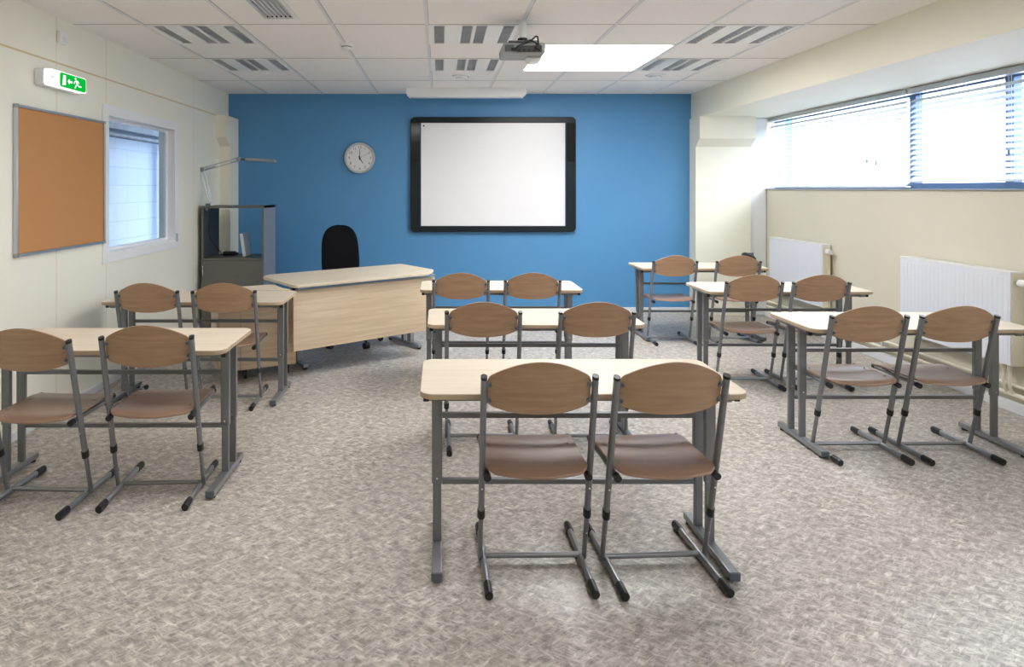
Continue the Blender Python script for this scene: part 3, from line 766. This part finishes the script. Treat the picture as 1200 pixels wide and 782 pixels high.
# ------------------------------------------------------------------ teacher desk
ang = math.atan2(.595, .80)
t = thing('teacher_desk', 'large angled teacher desk with a maple front panel before the blue wall', 'desk', (-1.11, 5.02, 0), ang)
TZ = .75
def chamf(pts, r, n=5):
    out = []; N = len(pts)
    for i, p in enumerate(pts):
        p = Vector(p); a = Vector(pts[i-1]); b = Vector(pts[(i+1) % N])
        d0 = (a-p).normalized(); d1 = (b-p).normalized(); q0 = p+d0*r; q1 = p+d1*r
        for k in range(n+1):
            s = k/n; out.append(tuple((1-s)**2*q0 + 2*s*(1-s)*p + s*s*q1))
    return out
top = chamf([(-.01, 0), (1.25, 0), (1.44, .16), (1.45, .735), (.07, .735), (-.02, .64)], .04)
bm = B(); prism(bm, top, TZ-.024, TZ, 'z'); bmesh.ops.recalc_face_normals(bm, faces=bm.faces)
for f in bm.faces: f.material_index = 0 if f.normal.z > .5 else 1
obj('desktop', bm, ['top', 'top'], t, bevel=.004)
bx('front_panel', 'maple', t, .0, 1.37, .05, .068, .225, .70, bevel=.002)
bx('front_rail', 'duct', t, .02, 1.35, .012, .045, TZ-.040, TZ-.024, bevel=.003)
for x in (.21, 1.36):
    f = bx('foot', 'steel2', t, x-.025, x+.025, .27, .80, .015, .045, bevel=.006)
    for y in (.29, .78):
        bm = B(); tube(bm, [(x, y, 0), (x, y, .018)], .02, 14); obj('glide', bm, 'black', f, True)
    bx('leg', 'steel2', t, x-.022, x+.022, .40, .46, .045, TZ-.05, bevel=.005)
    bx('leg', 'steel2', t, x-.022, x+.022, .52, .56, .045, TZ-.05, bevel=.005)
    bx('top_bearer', 'steel2', t, x-.02, x+.02, .08, .70, TZ-.052, TZ-.024, bevel=.003)
bm = B(); tube(bm, [(.035, .12, .60), (.035, .12, .726)], .014, 12); obj('support_stub', bm, 'black', t, True)
# low extension top on the left end (world points converted to the desk frame)
inv = Matrix.Translation((-1.11, 5.02, 0)) @ Matrix.Rotation(ang, 4, 'Z'); inv = inv.inverted()
ext_w = [(-1.76, 4.985), (-1.14, 4.985), (-1.17, 5.04), (-1.235, 5.10), (-1.29, 5.19), (-1.335, 5.26), (-1.38, 5.28), (-1.60, 5.16), (-1.78, 5.10)]
ext = [tuple((inv @ Vector((x, y, 0)))[:2]) for x, y in ext_w]
bm = B(); prism(bm, ext, .697, .719, 'z'); bmesh.ops.recalc_face_normals(bm, faces=bm.faces)
for f in bm.faces: f.material_index = 0 if f.normal.z > .5 else 1
obj('side_extension', bm, ['top', 'top'], t, bevel=.003)
for wx, wy in ((-1.40, 5.10), (-1.235, 5.03)):
    p = inv @ Vector((wx, wy, 0)); bm = B(); tube(bm, [(p.x, p.y, .60), (p.x, p.y, .70)], .016, 12); obj('support_stub', bm, 'steel2', t, True)

pa = math.atan2(.459, .888)
t = thing('drawer_pedestal', 'maple drawer pedestal on black castors under the left end of the teacher desk', 'pedestal', (-1.16, 5.24, 0), pa)
bx('carcass', 'maple', t, -.60, 0, .0, .38, .085, .60, bevel=.003)
bx('back_panel', 'maple', t, -.598, -.002, -.006, 0, .088, .598, bevel=.001)
bx('edge_strip', 'edge', t, -.438, -.433, -.008, -.005, .088, .598)
for k in range(3): 
    d = bx('drawer', 'maple', t, -.595, -.005, .38, .396, .095+.168*k, .255+.168*k, bevel=.002)
    bx('handle', 'alu', d, -.36, -.24, .396, .415, .17+.168*k, .18+.168*k, bevel=.002)
for x in (-.53, -.39, -.06):
    for y in (.06, .32):
        if x == -.53 and y < .1: pass
        bm = B(); tube(bm, [(x-.012, y, .030), (x+.012, y, .030)], .030, 18); c = obj('castor', bm, 'black', t, True)
        bx('castor_fork', 'black', c, x-.015, x+.015, y-.02, y+.02, .045, .086)

# ------------------------------------------------------------------ office chair
t = thing('office_chair', 'black swivel office chair behind the teacher desk', 'chair', (-.86, 6.30, 0), math.atan2(.595, .80))
# local: -y towards the desk (sitter faces -y), backrest at +y
for k in range(5):
    a = math.radians(90+72*k+36.4); d = Vector((math.cos(a), math.sin(a), 0))
    bm = B(); tube(bm, [d*.03+Vector((0,0,.11)), d*.16+Vector((0,0,.10)), d*.29+Vector((0,0,.075))], .016, 10); l = obj('base_arm', bm, 'black', t, True)
    q = Vector((-d.y, d.x, 0)); c = d*.29
    bm = B(); tube(bm, [c-q*.026+Vector((0,0,.028)), c+q*.026+Vector((0,0,.028))], .028, 16); tube(bm, [c+Vector((0,0,.03)), c+Vector((0,0,.08))], .008, 8); obj('castor', bm, 'black', l, True)
bm = B(); tube(bm, [(0,0,.06), (0,0,.25)], .028, 16); tube(bm, [(0,0,.25), (0,0,.42)], .015, 16); obj('gas_lift', bm, 'dark', t, True)
bx('mechanism', 'black', t, -.08, .08, -.1, .14, .40, .44, bevel=.01)
bm = B(); prism(bm, rrect(-.235, .235, -.24, .22, .09, 8), .44, .515, 'z'); obj('seat', bm, 'bfab', t, True, bevel=.025, seg=4)
bm = B(); tube(bm, [(0, .10, .42), (0, .26, .42), (0, .29, .50), (0, .285, .80)], .014, 10, rx=.03, up=(1,0,0)); obj('back_bar', bm, 'black', t, True)
bm = B(); NU, NV = 18, 26
g = [[[None]*(NV+1) for _ in range(NU+1)] for _ in (0, 1)]
for sd in (0, 1):
    for i in range(NU+1):
        for j in range(NV+1):
            u = -1+2*i/NU; v = .5-.5*math.cos(PI*j/NV)
            z = .56+.575*v
            # superellipse width
            vv = abs(2*v-1); wd = .218*(1-vv**3.4)**(1/2.6) if vv < 1 else 0
            wd *= (1-.10*v)
            wd = max(wd, .012)
            th = .055*math.sqrt(max(0, (1-abs(u)**3)*(1-vv**5)))
            y = .235 + .045*(v-.2) + .05*u*u*-1*.6 - .02*math.sin(v*PI)*.3
            g[sd][i][j] = bm.verts.new((wd*u, y + (th/2+.004 if sd else -th/2-.004), z))
    for i in range(NU):
        for j in range(NV): bm.faces.new((g[sd][i][j], g[sd][i+1][j], g[sd][i+1][j+1], g[sd][i][j+1]))
for i in range(NU):
    for j in (0, NV): bm.faces.new((g[0][i][j], g[0][i+1][j], g[1][i+1][j], g[1][i][j]))
for j in range(NV):
    for i in (0, NU): bm.faces.new((g[0][i][j], g[0][i][j+1], g[1][i][j+1], g[1][i][j]))
obj('backrest', bm, 'bfab', t, True)

# ------------------------------------------------------------------ grey cabinet
t = thing('storage_cabinet', 'tall grey cabinet with an open upper compartment beside the blue wall', 'cabinet', (-2.495, 6.80, 0))
W, D, HC = .655, .48, 1.315; s = .022
bx('side_panel', 'cabdark', t, 0, s, 0, D, 0, HC); sp = bx('side_panel', 'cabside', t, W-s, W, 0, D, 0, HC); sp['label'] = 'blue-grey flecked right side panel'
bx('top_panel', 'cab', t, 0, W, 0, D, HC-s, HC); bx('shelf', 'cab', t, s, W-s, .0, D, .745, .767); bx('bottom_panel', 'cab', t, s, W-s, 0, D, .04, .06)
bx('plinth', 'cabdark', t, s, W-s, .02, .04, 0, .04); bx('back_panel', 'cabdark', t, s, W-s, D-.012, D-.004, .06, .745)
for k, sx in ((0, 0), (1, W-s)):
    bx('edge_strip', 'cab', t, sx, sx+s, -.004, 0, .745, HC)
d = bx('door', 'cab', t, .004, W-.004, -.02, -.002, .05, .742, bevel=.002)
bm = B(); tube(bm, [(.03, -.02, .57), (.03, -.045, .575), (.03, -.045, .69), (.03, -.02, .695)], .005, 8); obj('handle', bm, 'chrome', d, True)
t = thing('binder', 'thin white binder leaning inside the open compartment of the grey cabinet', 'binder', (-2.10, 6.93, .7675), 0)
m = Matrix.Rotation(math.radians(-8), 4, 'Y')
bm = B(); box(bm, 0, .004, 0, .22, 0, .25, mat=m); box(bm, .028, .032, 0, .22, 0.002, .25, mat=m); box(bm, 0, .032, -.003, 0, 0.002, .25, mat=m); obj('cover', bm, 'white', t, bevel=.001)
bm = B(); box(bm, .004, .028, .003, .21, 0.006, .24, mat=m); obj('pages', bm, 'board', t)
bm_min = min(v[2] for o in bpy.data.objects if o.parent == t for v in o.bound_box); t.location.z = .7675 - bm_min

# desk lamp clamped to the cabinet top
t = thing('desk_lamp', 'grey swing-arm work lamp clamped to the top of the grey cabinet', 'lamp', (-2.42, 6.90, 1.315))
def lp(px, py, Y=6.90): return Vector(((px-CX)*Y/F+2.42, Y-6.90, CAMH+(CY-py)*Y/F-1.315))
e0, e1, e2, e3, e4 = lp(248, 240), lp(236.5, 199), lp(280, 186.5), lp(287, 187), lp(323, 189)
bx('clamp', 'dark', t, -.035, .005, -.105, -.06, -.05, .028, bevel=.004)
bm = B(); box(bm, -.03, .0, -.11, 0, .0, .006); obj('clamp_plate', bm, 'dark', t)
bm = B(); tube(bm, [(-.012, -.02, .002), e0+Vector((0,0,.03))], .009, 10); obj('socket_post', bm, 'alu', t, True)
for nm, a, b in (('lower_arm', e0+Vector((0,0,.03)), e1), ('upper_arm', e1, e2)):
    bm = B(); d = (b-a).normalized(); n = Vector((-d.z, 0, d.x))*.016
    for sg in (-1, 1): tube(bm, [a+n*sg, b+n*sg], .006, 8)
    o = obj(nm, bm, 'alu', t, True)
    bm = B(); tube(bm, [a+d*.03-n*.2, a+d*.15-n*.2], .007, 8); obj('spring', bm, 'alu', o, True)
for p in (e1, e2):
    bm = B(); tube(bm, [p+Vector((0,-.018,0)), p+Vector((0,.018,0))], .024, 16); obj('joint', bm, 'grey', t, True)
bm = B(); d = e4-e3; tube(bm, [e2, e3, e3+d*.06], .011, 10); obj('head_bracket', bm, 'dark', t, True)
bm = B(); tube(bm, [e3+d*.04, e3+d*.12, e3+d*.9, e4], .019, 14, rx=.045, up=(0, 1, 0)); hd = obj('lamp_head', bm, 'alu', t, True)
bm = B(); tube(bm, [e3+d*.15+Vector((0,0,-.013)), e3+d*.9+Vector((0,0,-.013))], .004, 8, rx=.03, up=(0, 1, 0)); obj('lens', bm, 'board', hd, True)
t2 = tag(None or (lambda bm: (tube(bm, [(-2.42, 6.80-.012, 1.30), (-2.405, 6.775, 1.20), (-2.42, 6.80, 1.09), (-2.435, 6.86, .98), (-2.39, 6.90, .90), (-2.36, 6.95, .83), (-2.30, 6.92, .79), (-2.24, 6.97, .785), (-2.22, 7.02, .80), (-2.30, 7.04, .79), (-2.36, 6.98, .785)], .006, 8), obj('cable', bm, 'black', None, True))[1])(B()),
         'black lamp cable hanging into the open compartment of the grey cabinet', 'cable')
t = thing('power_adapter', 'black power adapter in a heap of cable on the cabinet shelf', 'adapter', (-2.36, 7.06, .767))
bx('body', 'black', t, 0, .13, 0, .07, 0, .045, bevel=.008); bx('plug', 'black', t, .13, .16, .02, .05, .008, .035, bevel=.004)

# ------------------------------------------------------------------ light
wd = bpy.data.worlds.new('sky'); SC.world = wd; wd.use_nodes = True; nt = wd.node_tree
bg = nt.nodes['Background']; tc = nt.nodes.new('ShaderNodeTexCoord'); sp = nt.nodes.new('ShaderNodeSeparateXYZ'); nt.links.new(tc.outputs['Generated'], sp.inputs[0])
rp = nt.nodes.new('ShaderNodeValToRGB'); nt.links.new(sp.outputs['Z'], rp.inputs['Fac'])
rp.color_ramp.elements[0].position = 0.0; rp.color_ramp.elements[0].color = (0.55, 0.60, 0.66, 1)
rp.color_ramp.elements[1].position = 0.12; rp.color_ramp.elements[1].color = (0.90, 0.95, 1.0, 1)
nt.links.new(rp.outputs['Color'], bg.inputs['Color']); bg.inputs['Strength'].default_value = 7.5

def portal(loc, rot, sx, sy):
    l = bpy.data.lights.new('daylight_portal', 'AREA'); l.shape = 'RECTANGLE'; l.size = sx; l.size_y = sy; l.cycles.is_portal = True
    o = bpy.data.objects.new('daylight_portal', l); COL.objects.link(o); o.location = loc; o.rotation_euler = rot
portal((XR+.2, (WY0+WY1)/2, (1.485+ZS)/2), (0, PI/2, 0), ZS-1.485, WY1-WY0)
def area(name, loc, rot, sx, sy, e, col):
    l = bpy.data.lights.new(name, 'AREA'); l.shape = 'RECTANGLE'; l.size = sx; l.size_y = sy; l.energy = e; l.color = col
    o = bpy.data.objects.new(name, l); COL.objects.link(o); o.location = loc; o.rotation_euler = rot; return o
area('corridor_lamp', (-3.2, 5.4, 2.85), (0, 0, 0), .3, 6.0, 12, (.95, .98, 1.0))  # unseen light added to brighten the corridor behind the interior window

SC.view_settings.view_transform = 'Standard'; SC.view_settings.look = 'None'
SC.view_settings.gamma = 1.0; SC.view_settings.use_curve_mapping = False; SC.view_settings.exposure = 0.56
cy = SC.cycles; cy.max_bounces = 10; cy.diffuse_bounces = 6; cy.glossy_bounces = 4; cy.transparent_max_bounces = 12; cy.transmission_bounces = 6
cy.caustics_reflective = False; cy.caustics_refractive = False; cy.sample_clamp_indirect = 8.0; cy.use_denoising = True
